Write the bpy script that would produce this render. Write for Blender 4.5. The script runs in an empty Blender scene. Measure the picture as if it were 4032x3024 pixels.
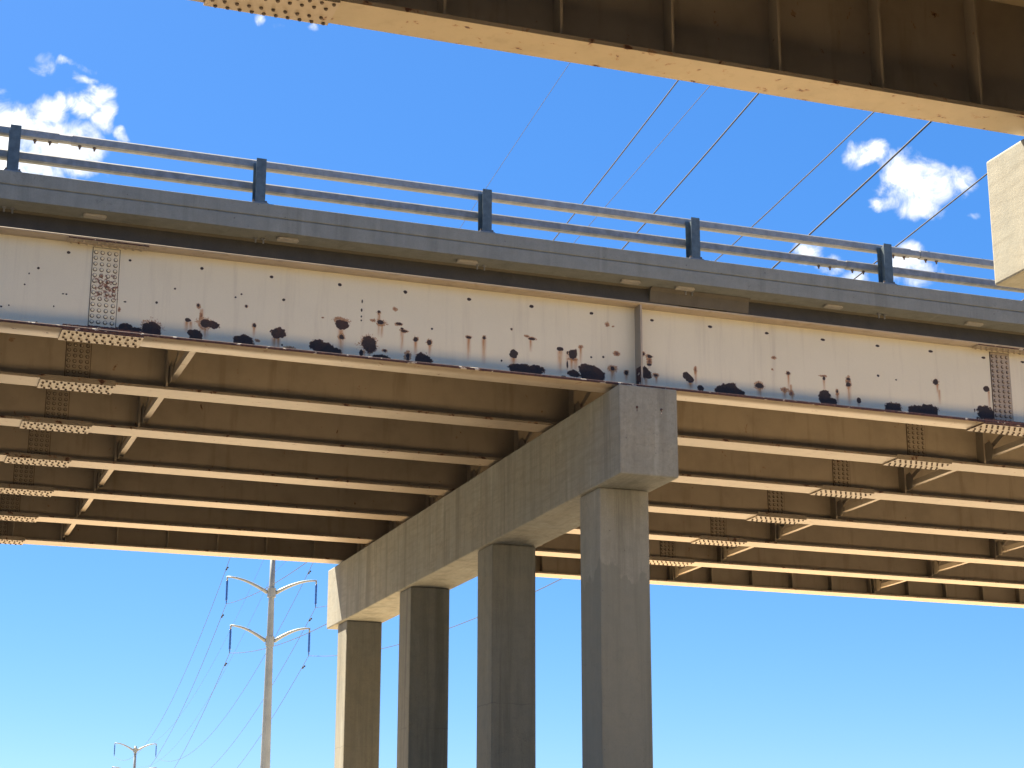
import bpy, bmesh, math, random
import numpy as np
from mathutils import Vector, Matrix
random.seed(7); rng=np.random.default_rng(5)
C=bpy.context.scene.collection
U=6.82; Z0=1.6
DARK=[(0.3302,1.1561,0.0025,0.0022),(0.4431,1.1545,0.0026,0.0022),(0.5783,1.1549,0.0029,0.0025),(0.7121,1.1545,0.0029,0.0025),(0.2785,1.1195,0.0022,0.0022),(0.3257,1.0752,0.0023,0.0012),(0.3314,1.0752,0.0018,0.001),(0.4385,1.0728,0.0023,0.0015),(0.4966,1.0777,0.0021,0.0022),(0.5292,1.1089,0.0019,0.0017),(0.5746,1.0809,0.0024,0.003),(0.6657,1.09,0.0019,0.0025),(0.2313,1.0425,0.0015,0.0012),(0.2178,1.0386,0.0018,0.0014),(0.3105,1.0491,0.0011,0.0019),(0.2561,1.0851,0.0013,0.0012),(0.6444,1.1052,0.0019,0.0018),(0.6555,1.1128,0.0017,0.0015),(0.2624,1.1073,0.0007,0.0017),(0.7123,1.1545,0.0029,0.0025),(0.8464,1.1545,0.0033,0.0028),(0.9793,1.155,0.0036,0.0029),(1.1115,1.1551,0.0034,0.0029),(1.2439,1.1551,0.0035,0.0029),(0.7263,1.0428,0.0102,0.01),(0.8522,1.0735,0.0113,0.0076),(0.8537,1.0489,0.004,0.0041),(0.8045,1.0265,0.0124,0.0121),(0.8233,1.0209,0.0149,0.0106),(0.8408,1.0171,0.0115,0.0086),(0.9068,1.0385,0.0142,0.0132),(0.934,1.0146,0.0152,0.0066),(1.0183,1.0207,0.016,0.0108),(1.2057,1.0518,0.008,0.0084),(0.9868,1.0252,0.0033,0.0046),(0.987,1.0175,0.0026,0.0031),(1.0016,1.0602,0.0036,0.0041),(1.0306,1.0563,0.0041,0.0046),(1.1114,1.0758,0.0047,0.0021),(1.1431,1.0784,0.0029,0.0034),(0.974,1.0791,0.0026,0.0018),(0.9787,1.0745,0.0056,0.0018),(0.9687,1.0881,0.0051,0.0023),(0.9268,1.1082,0.0025,0.0028),(0.9311,1.0873,0.0056,0.0036),(1.2438,1.0874,0.0038,0.0021),(0.94,1.0305,0.003,0.0025),(0.8925,1.1255,0.0013,0.0041),(0.8917,1.1074,0.0013,0.0031),(0.8915,1.0945,0.0013,0.0018),(0.8917,1.0868,0.0015,0.0018),(0.7374,1.0206,0.0012,0.002),(1.0354,1.0853,0.0018,0.0018),(1.1804,1.0348,0.0016,0.0021),(0.7373,1.1108,0.0027,0.0023),(0.6832,1.0537,0.0029,0.0035),(0.8933,1.0218,0.0035,0.0066),(1.2441,1.1551,0.0035,0.0024),(1.3747,1.1553,0.0039,0.0027),(1.5086,1.1554,0.004,0.0025),(1.6408,1.1559,0.0041,0.0025),(1.7731,1.1559,0.0042,0.0025),(1.2059,1.0512,0.0078,0.0084),(1.2207,1.0214,0.0236,0.0099),(1.2529,1.022,0.0183,0.0094),(1.3045,1.0721,0.006,0.0032),(1.3326,1.0644,0.0082,0.0096),(1.3355,1.0232,0.0123,0.0069),(1.3671,1.0282,0.0193,0.0159),(1.3835,1.0232,0.0144,0.0122),(1.4191,1.0427,0.0039,0.0043),(1.4494,1.0372,0.0034,0.0043),(1.4923,1.0413,0.0101,0.0107),(1.4838,1.0359,0.0067,0.0032),(1.4977,1.0327,0.0073,0.0032),(1.5028,1.0767,0.0051,0.0032),(1.5005,1.0595,0.0045,0.0024),(1.5147,1.0384,0.004,0.0024),(1.5836,1.0453,0.0077,0.0068),(1.5914,1.0371,0.008,0.0068),(1.6147,1.0205,0.0063,0.0059),(1.6671,1.021,0.0174,0.0087),(1.6846,1.0254,0.0169,0.0109),(1.6989,1.0187,0.0152,0.0076),(1.7508,1.0392,0.008,0.0049),(1.2441,1.0868,0.0059,0.0024),(1.3123,1.014,0.0054,0.0029),(1.3208,1.0658,0.0014,0.0032),(1.3207,1.0407,0.0016,0.0066),(1.2013,1.1026,0.0021,0.0021),(1.3729,1.0619,0.0022,0.0019),(1.3992,1.0652,0.0019,0.0019),(1.4868,1.0812,0.0034,0.0027),(1.7728,1.1556,0.0042,0.0022),(1.9056,1.1559,0.0046,0.0023),(2.0387,1.1565,0.0047,0.0023),(2.1723,1.1577,0.0048,0.0023),(2.3061,1.1574,0.0046,0.0023),(2.4069,1.1576,0.0047,0.0024),(1.7514,1.039,0.008,0.0049),(1.82,1.0732,0.0039,0.0033),(1.9064,1.0306,0.0133,0.0111),(1.9195,1.0202,0.0115,0.0083),(1.9007,1.024,0.0085,0.0094),(1.9047,1.07,0.0027,0.0033),(1.9639,1.0745,0.004,0.0025),(1.9632,1.0624,0.0046,0.0039),(1.9862,1.0299,0.0043,0.0056),(2.0709,1.0219,0.0193,0.0101),(2.1251,1.0186,0.017,0.0102),(2.1568,1.0235,0.0203,0.0119),(2.1479,1.0305,0.007,0.0057),(2.1787,1.0892,0.0061,0.0057),(2.307,1.086,0.0072,0.0052),(2.3004,1.0305,0.0214,0.0143),(1.9352,1.0444,0.0027,0.0045),(2.0369,1.0893,0.0028,0.0023),(2.081,1.0847,0.0022,0.0017),(0.4025,1.0188,0.0227,0.006),(0.4424,1.0225,0.012,0.0078),(0.4886,1.0242,0.0139,0.0133),(0.4804,1.0151,0.0144,0.0054),(0.5568,1.0501,0.005,0.0034),(0.5721,1.0219,0.0088,0.011),(0.566,1.0259,0.0073,0.0055),(0.5901,1.047,0.0083,0.0074),(0.605,1.0462,0.0107,0.0068),(0.6623,1.0193,0.0156,0.0111),(0.73,1.043,0.0121,0.0081),(0.4598,1.0205,0.0115,0.0042),(0.3389,1.0149,0.0022,0.0021),(0.3573,1.0145,0.0022,0.0018),(0.2821,1.0146,0.0017,0.0024)]
ORANGE=[(0.4045,1.0997,0.0041,0.0171),(0.3869,1.0853,0.0041,0.0146),(0.4184,1.0791,0.0051,0.0147),(0.4059,1.0752,0.0069,0.0122),(0.852,1.0824,0.0151,0.0056),(0.9145,1.0893,0.0056,0.0033),(0.9592,1.1168,0.0041,0.0041),(0.8151,1.0839,0.0022,0.0015),(0.9269,1.1062,0.0041,0.0036),(0.9324,1.0862,0.0089,0.0056),(0.9682,1.0875,0.0067,0.0036),(0.9787,1.0745,0.0077,0.0036),(1.0016,1.0607,0.0052,0.0051),(1.0306,1.0568,0.0057,0.0057),(0.753,1.0155,0.0098,0.0045),(0.9868,1.0252,0.0061,0.0102),(0.94,1.0305,0.0051,0.0036),(1.1114,1.0763,0.0063,0.0031),(1.1431,1.079,0.0042,0.0042),(0.8536,1.0494,0.006,0.0061),(1.2016,1.1021,0.0027,0.0024),(1.2339,1.0916,0.0049,0.0026),(0.9068,1.0398,0.0162,0.0147),(1.4084,1.1348,0.0042,0.0049),(1.4215,1.1327,0.0022,0.0019),(1.4285,1.0757,0.0067,0.0043),(1.2441,1.0876,0.0076,0.0037),(1.2349,1.0911,0.0038,0.0021),(1.3497,1.0821,0.0044,0.0032),(1.4191,1.0427,0.0095,0.0075),(1.6048,1.0588,0.0035,0.0092),(1.4869,1.0818,0.0045,0.0049),(1.5014,1.0766,0.0074,0.0043),(1.5012,1.0671,0.0057,0.0081),(1.5147,1.0384,0.0057,0.0048),(1.7873,1.1042,0.0048,0.0033),(1.3325,1.0538,0.0093,0.0032),(1.7509,1.0406,0.01,0.0066),(1.4494,1.0372,0.005,0.0059),(1.8097,1.0359,0.0072,0.0055),(1.7514,1.039,0.01,0.0077),(1.8095,1.0364,0.0078,0.005),(1.8255,1.0297,0.0054,0.0055),(1.9032,1.0754,0.0079,0.0022),(1.7871,1.1039,0.0054,0.0028),(1.8199,1.0724,0.0054,0.005),(1.9352,1.043,0.0043,0.0084),(1.9635,1.068,0.0055,0.0112),(2.1787,1.0892,0.0077,0.0069),(1.783,1.0778,0.0024,0.0033),(0.5752,1.0794,0.0035,0.0049),(0.5805,1.0614,0.0029,0.0062),(0.6826,1.0541,0.0042,0.0043),(0.666,1.0897,0.003,0.0031),(0.5901,1.047,0.0136,0.0104),(0.6898,1.0237,0.0042,0.0031),(0.4289,1.0567,0.0023,0.0042),(0.4885,1.0251,0.0162,0.0158)]
STREAK=[(0.7218,1.0328,1.0103,0.0034),(0.7296,1.0336,1.0111,0.0029),(0.8524,1.0671,1.0114,0.0045),(0.9741,1.0727,1.0368,0.0026),(1.0022,1.0577,1.0268,0.0026),(1.0312,1.053,1.0298,0.0021),(1.1114,1.0732,1.0329,0.0029),(1.1431,1.0753,1.0287,0.0034),(1.2057,1.0439,1.0296,0.0048),(0.9269,1.1036,1.0625,0.0015),(0.933,1.0837,1.058,0.0015),(0.8983,1.0262,1.0135,0.0025),(0.9096,1.0274,1.0147,0.0025),(1.2419,1.0832,1.0727,0.0019),(1.206,1.0434,1.0277,0.0043),(1.305,1.0695,1.0259,0.0041),(1.3303,1.0549,1.0284,0.0033),(1.3385,1.0557,1.0319,0.0038),(1.3497,1.0808,1.0489,0.0017),(1.2422,1.084,1.0616,0.0019),(1.4186,1.04,1.0121,0.0044),(1.4493,1.0351,1.0204,0.0025),(1.4929,1.0287,1.014,0.0028),(1.5161,1.0359,1.0216,0.0014),(1.5921,1.0305,1.0156,0.0052),(1.605,1.0642,1.0289,0.0023),(1.7524,1.0353,1.0147,0.0041),(1.5014,1.0752,1.0537,0.0023),(1.3208,1.0672,1.0301,0.0014),(1.7513,1.0362,1.0143,0.0047),(1.8199,1.0705,1.0414,0.0021),(1.8248,1.0475,1.0172,0.0018),(1.9046,1.0678,1.0441,0.0021),(1.9352,1.0444,1.0138,0.003),(1.964,1.0597,1.0206,0.0037),(1.986,1.0271,1.0159,0.0025),(2.183,1.0839,1.0654,0.0022),(2.1869,1.0715,1.043,0.0019),(2.3132,1.0823,1.0434,0.0023),(1.827,1.0285,1.0133,0.003),(1.8094,1.0337,1.0172,0.0036),(0.5546,1.0477,1.0278,0.0029),(0.562,1.047,1.0256,0.0023),(0.5814,1.0739,1.0278,0.0024),(0.5903,1.0424,1.0179,0.0041),(0.7286,1.0404,1.0155,0.003),(0.6826,1.0525,1.0324,0.0018)]
CLOUDS=[(3.57, 22.7, 0.8, 0.84, 1.0),(4.74, 22.61, 1.14, 0.85, 1.0),(5.64, 22.22, 0.88, 0.82, 1.0),(4.25, 21.53, 1.27, 0.57, 1.0),(5.94, 23.66, 0.51, 0.41, 1.0),(6.53, 23.26, 0.41, 0.49, 1.0),(7.1, 22.8, 0.33, 0.19, 0.8),(5.97, 21.65, 0.75, 0.36, 0.9),(4.9, 23.25, 0.6, 0.41, 1.0),(4.43, 24.63, 0.43, 0.38, 0.72),(5.31, 24.65, 0.6, 0.18, 0.62),(5.66, 24.32, 0.38, 0.14, 0.55),(32.85, 21.42, 0.95, 0.83, 1.0),(33.58, 21.29, 0.95, 0.76, 1.0),(33.17, 20.63, 0.75, 0.5, 1.0),(31.73, 22.33, 0.63, 0.36, 0.85),(34.46, 21.49, 0.38, 0.52, 0.85),(32.16, 20.91, 0.62, 0.36, 0.8),(34.6, 20.31, 0.22, 0.11, 0.5),(29.5, 19.48, 0.47, 0.28, 0.85),(30.23, 19.13, 0.62, 0.31, 0.75),(31.09, 18.73, 0.62, 0.28, 0.7),(32.78, 19.05, 0.75, 0.42, 0.8),(33.12, 18.68, 0.61, 0.28, 0.7),(11.29, 26.49, 0.19, 0.18, 0.66),(12.17, 26.34, 0.33, 0.14, 0.4),(13.18, 26.44, 0.2, 0.15, 0.45)]
CLOUDS+=[(3.49, 21.94, 0.8, 0.68, 1), (6.23, 22.2, 0.61, 0.48, 0.9), (4.7, 21.3, 1.08, 0.34, 0.9), (5.25, 23.55, 0.38, 0.27, 0.8), (6.25, 23.92, 0.41, 0.3, 0.85), (2.47, 22.24, 0.92, 0.95, 1)]
CAMF=7280.44; CAMR=(19.96257,15.6847,.12119)
SUNE=5; SKYS=.05; AIR=.75; DUST=.5; OZ=4.0; EXPO=2.3; CLOUDL=7.4; SKYSAT=1.24; SKYHUE=.5; SKYV=.80; DB=1; DARK_Y0=-400; DARK_Y1=8.5; SUNX=-.29; SKYMIX=.36; SKYC=(.28,1.45,4.4)
ROX0=-70; ROX1=3.; ROC=(.075,.07,.06)

# ------------------------------------------------------------------ helpers
WL={}
def setp(o,label=None,cat=None,group=None,kind=None):
    if label: o['label']=label
    if cat: o['category']=cat
    if group: o['group']=group
    if kind: o['kind']=kind
    return o
def empty(name,loc,label,cat,group=None):
    o=bpy.data.objects.new(name,None); C.objects.link(o); o.location=loc; o.empty_display_size=.3
    WL[o.name]=Vector(loc); return setp(o,label,cat,group)
def link(name,me,parent,loc):
    o=bpy.data.objects.new(name,me); C.objects.link(o)
    loc=Vector(loc); WL[o.name]=loc
    if parent is not None:
        o.parent=parent; o.location=loc-WL[parent.name]
    else: o.location=loc
    return o
class MB:
    """collects faces; 'u' builders take bridge units, turned into metres"""
    def __init__(s,units=True): s.v=[]; s.f=[]; s.m=[]; s.sm=[]; s.units=units
    def pt(s,p):
        s.v.append((p[0]*U,p[1]*U,Z0+p[2]*U) if s.units else tuple(p)); return len(s.v)-1
    def face(s,idx,m=0,smooth=False): s.f.append(idx); s.m.append(m); s.sm.append(smooth)
    def box(s,x0,x1,y0,y1,z0,z1,m=0,mats=None,rx=None,rt=None):
        mats=mats or {}
        i=[s.pt((x,y,z)) for z in(z0,z1) for y in(y0,y1) for x in(x0,x1)]
        for k,q in dict(b=(0,2,3,1),t=(4,5,7,6),f=(0,1,5,4),k=(2,6,7,3),l=(0,4,6,2),r=(1,3,7,5)).items():
            s.face([i[j] for j in q],mats.get(k,m))
    def prism(s,prof,x0,x1,m=0,axis='x',mlist=None):
        n=len(prof)
        def P(a,x): return (x,a[0],a[1]) if axis=='x' else ((a[0],x,a[1]) if axis=='y' else (a[0],a[1],x))
        A=[s.pt(P(a,x0)) for a in prof]; B=[s.pt(P(a,x1)) for a in prof]
        for i in range(n):
            j=(i+1)%n; s.face([A[i],B[i],B[j],A[j]],mlist[i] if mlist else m)
        s.face(A[::1],m); s.face(B[::-1],m)
    def bolt(s,c,ax,r,h,m=0,n=8,dome=.62,ms=None):
        ms=m if ms is None else ms
        ax=Vector(ax).normalized(); a=ax.orthogonal().normalized(); b=ax.cross(a); c=Vector(c)
        R=[[s.pt(c+ax*hh+(a*math.cos(t)+b*math.sin(t))*rr) for t in [2*math.pi*k/n for k in range(n)]] for rr,hh in((r,0),(r*.95,h*.65),(r*dome,h))]
        for p,q in((R[0],R[1]),(R[1],R[2])):
            for k in range(n): s.face([p[k],p[(k+1)%n],q[(k+1)%n],q[k]],ms if p is R[0] else m)
        s.face(R[2],m)
    def tube(s,pts,rad,n=8,m=0,caps=True,smooth=True):
        pts=[Vector(p) for p in pts]; rings=[]
        for i,p in enumerate(pts):
            d=(pts[min(i+1,len(pts)-1)]-pts[max(i-1,0)]).normalized()
            a=d.cross(Vector((0,0,1)));
            a=a.normalized() if a.length>1e-3 else Vector((1,0,0))
            b=d.cross(a).normalized(); r=rad[i] if hasattr(rad,'__len__') else rad
            rings.append([s.pt(p+(a*math.cos(t)+b*math.sin(t))*r) for t in [2*math.pi*k/n for k in range(n)]])
        for p,q in zip(rings,rings[1:]):
            for k in range(n): s.face([p[k],q[k],q[(k+1)%n],p[(k+1)%n]],m,smooth)
        if caps: s.face(rings[0],m); s.face(rings[-1][::-1],m)
    def build(s,name,mats,parent=None,loc=None,bevel=0):
        if loc is None: loc=WL[parent.name] if parent is not None else Vector((0,0,0))
        loc=Vector(loc); me=bpy.data.meshes.new(name)
        me.from_pydata([tuple(Vector(p)-loc) for p in s.v],[],s.f)
        for mt in (mats if isinstance(mats,(list,tuple)) else [mats]): me.materials.append(mt)
        me.polygons.foreach_set('material_index',s.m); me.polygons.foreach_set('use_smooth',s.sm)
        bm=bmesh.new(); bm.from_mesh(me); bmesh.ops.recalc_face_normals(bm,faces=bm.faces)
        if bevel: bmesh.ops.bevel(bm,geom=bm.edges[:],offset=bevel,segments=2,affect='EDGES',profile=.6)
        bm.to_mesh(me); bm.free(); me.update()
        return link(name,me,parent,loc)
def copy_tree(o,parent,off,name=None):
    c=o.copy(); C.objects.link(c); WL[c.name]=WL[o.name]+Vector(off)
    if parent is not None: c.parent=parent; c.location=WL[c.name]-WL[parent.name]
    else: c.location=WL[c.name]
    for ch in [x for x in bpy.data.objects if x.parent==o]: copy_tree(ch,c,off)
    return c
def w(x,y,z): return Vector((x*U,y*U,Z0+z*U))
# ------------------------------------------------------------------ node helpers
class NT:
    def __init__(s,nt): s.nt=nt
    def n(s,t,**kw):
        nd=s.nt.nodes.new(t)
        for k,v in kw.items():
            if k=='ins':
                for a,b in v.items(): s.put(nd.inputs[a],b)
            else: setattr(nd,k,v)
        return nd
    def put(s,sock,b):
        if hasattr(b,'is_output'): s.nt.links.new(b,sock)
        else: sock.default_value=b
    def math(s,op,a,b=None,clamp=False):
        nd=s.n('ShaderNodeMath',operation=op); nd.use_clamp=clamp
        s.put(nd.inputs[0],a)
        if b is not None: s.put(nd.inputs[1],b)
        return nd.outputs[0]
    def noise(s,vec,scale,detail=5,rough=.55,dist=0,dim='3D'):
        nd=s.n('ShaderNodeTexNoise'); s.put(nd.inputs['Vector'],vec); nd.inputs['Scale'].default_value=scale
        nd.inputs['Detail'].default_value=detail; nd.inputs['Roughness'].default_value=rough; nd.inputs['Distortion'].default_value=dist
        return nd.outputs['Fac']
    def ramp(s,f,lo,hi,a=0.,b=1.):
        nd=s.n('ShaderNodeMapRange'); nd.clamp=True; nd.interpolation_type='SMOOTHSTEP'
        s.put(nd.inputs[0],f); nd.inputs[1].default_value=lo; nd.inputs[2].default_value=hi; nd.inputs[3].default_value=a; nd.inputs[4].default_value=b
        return nd.outputs[0]
    def mix(s,f,a,b,blend='MIX'):
        nd=s.n('ShaderNodeMix',data_type='RGBA',blend_type=blend); s.put(nd.inputs[0],f); s.put(nd.inputs[6],a if hasattr(a,'is_output') else (*a,1)); s.put(nd.inputs[7],b if hasattr(b,'is_output') else (*b,1))
        return nd.outputs[2]
    def scale(s,vec,v):
        nd=s.n('ShaderNodeMapping'); s.put(nd.inputs[0],vec); nd.inputs['Scale'].default_value=v; return nd.outputs[0]
def mat(name):
    m=bpy.data.materials.new(name); m.use_nodes=True; nt=m.node_tree
    b=nt.nodes['Principled BSDF']; return m,NT(nt),b
def pos(N): return N.n('ShaderNodeNewGeometry').outputs['Position']
def bump(N,b,h,strength,dist=.01):
    nd=N.n('ShaderNodeBump'); nd.inputs['Strength'].default_value=strength; nd.inputs['Distance'].default_value=dist
    N.put(nd.inputs['Height'],h); N.put(b.inputs['Normal'],nd.outputs[0])
def simple(name,col,rough=.6,metal=0.,var=.12,scale=6):
    m,N,b=mat(name); p=pos(N)
    f=N.noise(p,scale,6,.6); k=N.ramp(f,.3,.7,1-var,1+var)
    c=N.n('ShaderNodeVectorMath',operation='SCALE'); c.inputs[0].default_value=col; N.put(c.inputs['Scale'],k)
    N.put(b.inputs['Base Color'],c.outputs[0]); b.inputs['Roughness'].default_value=rough; b.inputs['Metallic'].default_value=metal
    return m
PAINT=(.485,.38,.262); PAINT_LIT=(.85,.745,.52)  # one girder paint; the outer fascia copy is lightened to carry its brighter light
RUST=(.034,.024,.022)
def paint(name,spots=.0,rustlo=.72,col=PAINT,grime_shade=.10):
    m,N,b=mat(name); p=pos(N)
    st=N.noise(N.scale(p,(1.2,1.2,.12)),5,4,.6); bl=N.noise(p,2.2,6,.6); fine=N.noise(p,60,3,.6)
    c=N.mix(N.ramp(bl,.35,.75,0,grime_shade*3),col,tuple(x*.72 for x in col))
    c=N.mix(N.ramp(st,.52,.75,0,grime_shade*2.5),c,(col[0]*.6,col[1]*.55,col[2]*.48))
    c=N.mix(N.ramp(fine,.3,.7,0,.10),c,tuple(x*.7 for x in col))
    if spots>0:
        s1=N.noise(p,7.5,5,.62,.4); c=N.mix(N.ramp(s1,rustlo-.03,rustlo,0,.55),c,(.30,.12,.035))
        c=N.mix(N.ramp(s1,rustlo+.015,rustlo+.03),c,(.09,.035,.02))
    N.put(b.inputs['Base Color'],c); b.inputs['Roughness'].default_value=.48
    bump(N,b,fine,.06,.004)
    return m
def fascia_lit_paint():
    m,N,b=mat('fascia_lit_paint'); p=pos(N)
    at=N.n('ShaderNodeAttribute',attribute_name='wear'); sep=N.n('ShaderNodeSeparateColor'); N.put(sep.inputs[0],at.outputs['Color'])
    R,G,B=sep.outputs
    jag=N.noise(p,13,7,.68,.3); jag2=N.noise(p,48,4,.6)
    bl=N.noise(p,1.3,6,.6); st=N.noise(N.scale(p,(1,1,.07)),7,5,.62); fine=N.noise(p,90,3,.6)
    c=N.mix(N.ramp(bl,.35,.75,0,.22),PAINT_LIT,tuple(x*.80 for x in PAINT_LIT))
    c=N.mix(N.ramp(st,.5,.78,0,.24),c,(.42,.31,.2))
    c=N.mix(N.ramp(fine,.35,.7,0,.14),c,tuple(x*.66 for x in PAINT_LIT))
    # tiny scattered chips, rust coloured
    v=N.n('ShaderNodeTexVoronoi'); N.put(v.inputs['Vector'],p); v.inputs['Scale'].default_value=3.2
    vs=N.n('ShaderNodeSeparateColor'); N.put(vs.inputs[0],v.outputs['Color'])
    rad=N.math('MULTIPLY',vs.outputs[0],.045); d=N.math('ADD',v.outputs['Distance'],N.math('MULTIPLY',N.math('SUBTRACT',jag2,.5),.06))
    chip=N.math('MULTIPLY',N.math('LESS_THAN',d,rad),N.math('GREATER_THAN',vs.outputs[1],.62))
    c=N.mix(N.math('MULTIPLY',chip,.75),c,(.20,.10,.05))
    # run-down streaks of rust
    sk=N.noise(N.scale(p,(1,1,.10)),38,4,.6)
    c=N.mix(N.math('MULTIPLY',B,N.ramp(sk,.30,.55,.35,1.)),c,(.50,.205,.045))
    # orange rust patches round failures
    o=N.math('ADD',G,N.math('MULTIPLY',N.math('SUBTRACT',jag,.5),.9)); o2=N.math('ADD',o,N.math('MULTIPLY',N.math('SUBTRACT',jag2,.5),.8))
    c=N.mix(N.math('MULTIPLY',N.ramp(o2,.50,.62),.88),c,(.42,.19,.055)); c=N.mix(N.ramp(o2,.74,.88,0,.9),c,(.15,.06,.028))
    # bare dark steel where the paint has gone, pale lifted rim
    jag0=N.noise(p,5.5,6,.62,.5); amp=N.ramp(R,.12,.34)
    e=N.math('ADD',N.math('ADD',R,N.math('MULTIPLY',N.math('MULTIPLY',N.math('SUBTRACT',jag,.5),.75),amp)),N.math('ADD',N.math('MULTIPLY',N.math('MULTIPLY',N.math('SUBTRACT',jag0,.5),.45),amp),N.math('MULTIPLY',N.math('MULTIPLY',N.math('SUBTRACT',jag2,.5),.12),amp)))
    rim=N.math('MULTIPLY',N.ramp(e,.42,.46),N.ramp(jag,.46,.56))
    c=N.mix(N.math('MULTIPLY',rim,.45),c,(.86,.78,.62)); c=N.mix(N.ramp(e,.465,.49,0,.85),c,(.26,.11,.04))
    hole=N.ramp(e,.495,.515)
    tone=N.mix(N.ramp(jag2,.35,.65),RUST,(.050,.036,.033)); tone=N.mix(N.ramp(jag0,.50,.62,0,.55),tone,(.085,.040,.026)); c=N.mix(hole,c,tone)
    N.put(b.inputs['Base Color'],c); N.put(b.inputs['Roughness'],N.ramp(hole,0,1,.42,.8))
    h=N.math('ADD',N.math('MULTIPLY',hole,-1.),N.math('MULTIPLY',fine,.06)); bump(N,b,h,.5,.006)
    return m
def rust_edge(name='rusted_edge',lo=.60):
    m,N,b=mat(name); p=pos(N); f=N.noise(N.scale(p,(1,1,2)),6,6,.65); g=N.noise(p,35,4,.6)
    c=N.mix(N.ramp(g,.35,.65),(.045,.022,.024),(.12,.05,.035)); c=N.mix(N.ramp(f,lo,lo+.02),c,(.66,.56,.42))
    N.put(b.inputs['Base Color'],c); b.inputs['Roughness'].default_value=.8; bump(N,b,g,.4,.006); return m
def rusty_plate():
    m,N,b=mat('rusty_plate_paint'); g=N.n('ShaderNodeTexCoord').outputs['Generated']; p=pos(N)
    sx=N.n('ShaderNodeSeparateXYZ'); N.put(sx.inputs[0],g)
    band=N.math('MULTIPLY',N.ramp(sx.outputs[2],.30,.44),N.ramp(sx.outputs[2],.92,.52)); band=N.math('MULTIPLY',band,N.ramp(sx.outputs[0],.02,.3,.5,1))
    jag=N.noise(p,26,6,.65); e=N.math('ADD',N.math('MULTIPLY',band,.24),jag)
    low=N.math('ADD',N.ramp(sx.outputs[2],.12,.03),N.math('MULTIPLY',N.math('SUBTRACT',jag,.5),.6))
    c=N.mix(N.ramp(N.noise(p,3,5,.6),.35,.75,0,.25),PAINT_LIT,(.60,.48,.33))
    c=N.mix(N.ramp(e,.70,.80,0,.9),c,(.27,.085,.035)); c=N.mix(N.ramp(e,.84,.92,0,.9),c,(.10,.03,.022)); c=N.mix(N.ramp(low,.5,.56),c,(.035,.02,.03))
    N.put(b.inputs['Base Color'],c); b.inputs['Roughness'].default_value=.6; return m
def concrete(name,col=(.36,.335,.29),streak=.35,stain=(.17,.15,.12),warm=(.42,.36,.28),board=False,zline=None,dark=None,joint=None):
    m,N,b=mat(name); p=pos(N)
    big=N.noise(p,.9,7,.62); mid=N.noise(p,5,7,.65); fine=N.noise(p,55,5,.65); st=N.noise(N.scale(p,(1,1,.06)),5.5,6,.66,.2); st2=N.noise(N.scale(p,(1,1,.1)),16,4,.6)
    c=N.mix(N.ramp(big,.3,.72),col,warm)
    c=N.mix(N.ramp(mid,.38,.72,0,.35),c,tuple(x*.66 for x in col))
    c=N.mix(N.ramp(st,.46,.72,0,streak),c,stain); c=N.mix(N.ramp(st2,.55,.75,0,streak*.5),c,tuple(min(1,x*1.35) for x in col))
    c=N.mix(N.ramp(fine,.35,.7,0,.28),c,tuple(x*.6 for x in col))
    drip=N.noise(N.scale(p,(1,1,.035)),2.6,7,.68,.3); c=N.mix(N.ramp(drip,.52,.66,0,streak*1.1),c,tuple(x*.75 for x in stain))
    wash=N.noise(N.scale(p,(1,1,.09)),3.4,6,.6,.6); c=N.mix(N.ramp(wash,.57,.70,0,streak*.9),c,tuple(min(1,x*1.5) for x in col))
    ck=N.noise(p,1.6,8,.7,.8); ckl=N.ramp(N.math('ABSOLUTE',N.math('SUBTRACT',ck,.5)),.0045,.001,0,1); ckm=N.math('MULTIPLY',ckl,N.ramp(big,.52,.6)); c=N.mix(N.math('MULTIPLY',ckm,.55),c,(.07,.06,.05))
    pit=N.n('ShaderNodeTexVoronoi'); N.put(pit.inputs['Vector'],p); pit.inputs['Scale'].default_value=9.
    ps=N.n('ShaderNodeSeparateColor'); N.put(ps.inputs[0],pit.outputs['Color'])
    pm=N.math('MULTIPLY',N.math('LESS_THAN',pit.outputs['Distance'],N.math('MULTIPLY',ps.outputs[0],.10)),N.math('GREATER_THAN',ps.outputs[1],.72))
    c=N.mix(N.math('MULTIPLY',pm,.6),c,(.09,.08,.065))
    hgt=N.math('SUBTRACT',N.math('ADD',N.math('MULTIPLY',fine,.5),mid),N.math('MULTIPLY',pm,.8))
    if board:
        wv=N.noise(N.scale(p,(7,.8,7)),2.2,5,.6,.4); c=N.mix(N.ramp(wv,.42,.7,0,.40),c,tuple(x*.58 for x in warm))
    if zline is not None:
        sx=N.n('ShaderNodeSeparateXYZ'); N.put(sx.inputs[0],p)
        jag=N.noise(N.scale(p,(1,1,.35)),3.2,6,.62)
        z=N.math('ADD',sx.outputs[2],N.math('MULTIPLY',N.math('SUBTRACT',jag,.5),-1.1))
        below=N.ramp(z,zline+.02,zline-.02)
        c=N.mix(N.math('MULTIPLY',below,.62),c,dark)
    if joint is not None:
        sx=N.n('ShaderNodeSeparateXYZ'); N.put(sx.inputs[0],p)
        jl=N.math('ABSOLUTE',N.math('SUBTRACT',N.math('ADD',sx.outputs[2],N.math('MULTIPLY',N.math('SUBTRACT',mid,.5),.10)),joint))
        jl=N.math('ADD',jl,N.ramp(big,.45,.6,0,.012))
        c=N.mix(N.ramp(jl,.016,.004,0,.5),c,(.13,.12,.10))
    N.put(b.inputs['Base Color'],c); b.inputs['Roughness'].default_value=.86; bump(N,b,hgt,.28,.012); return m
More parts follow.
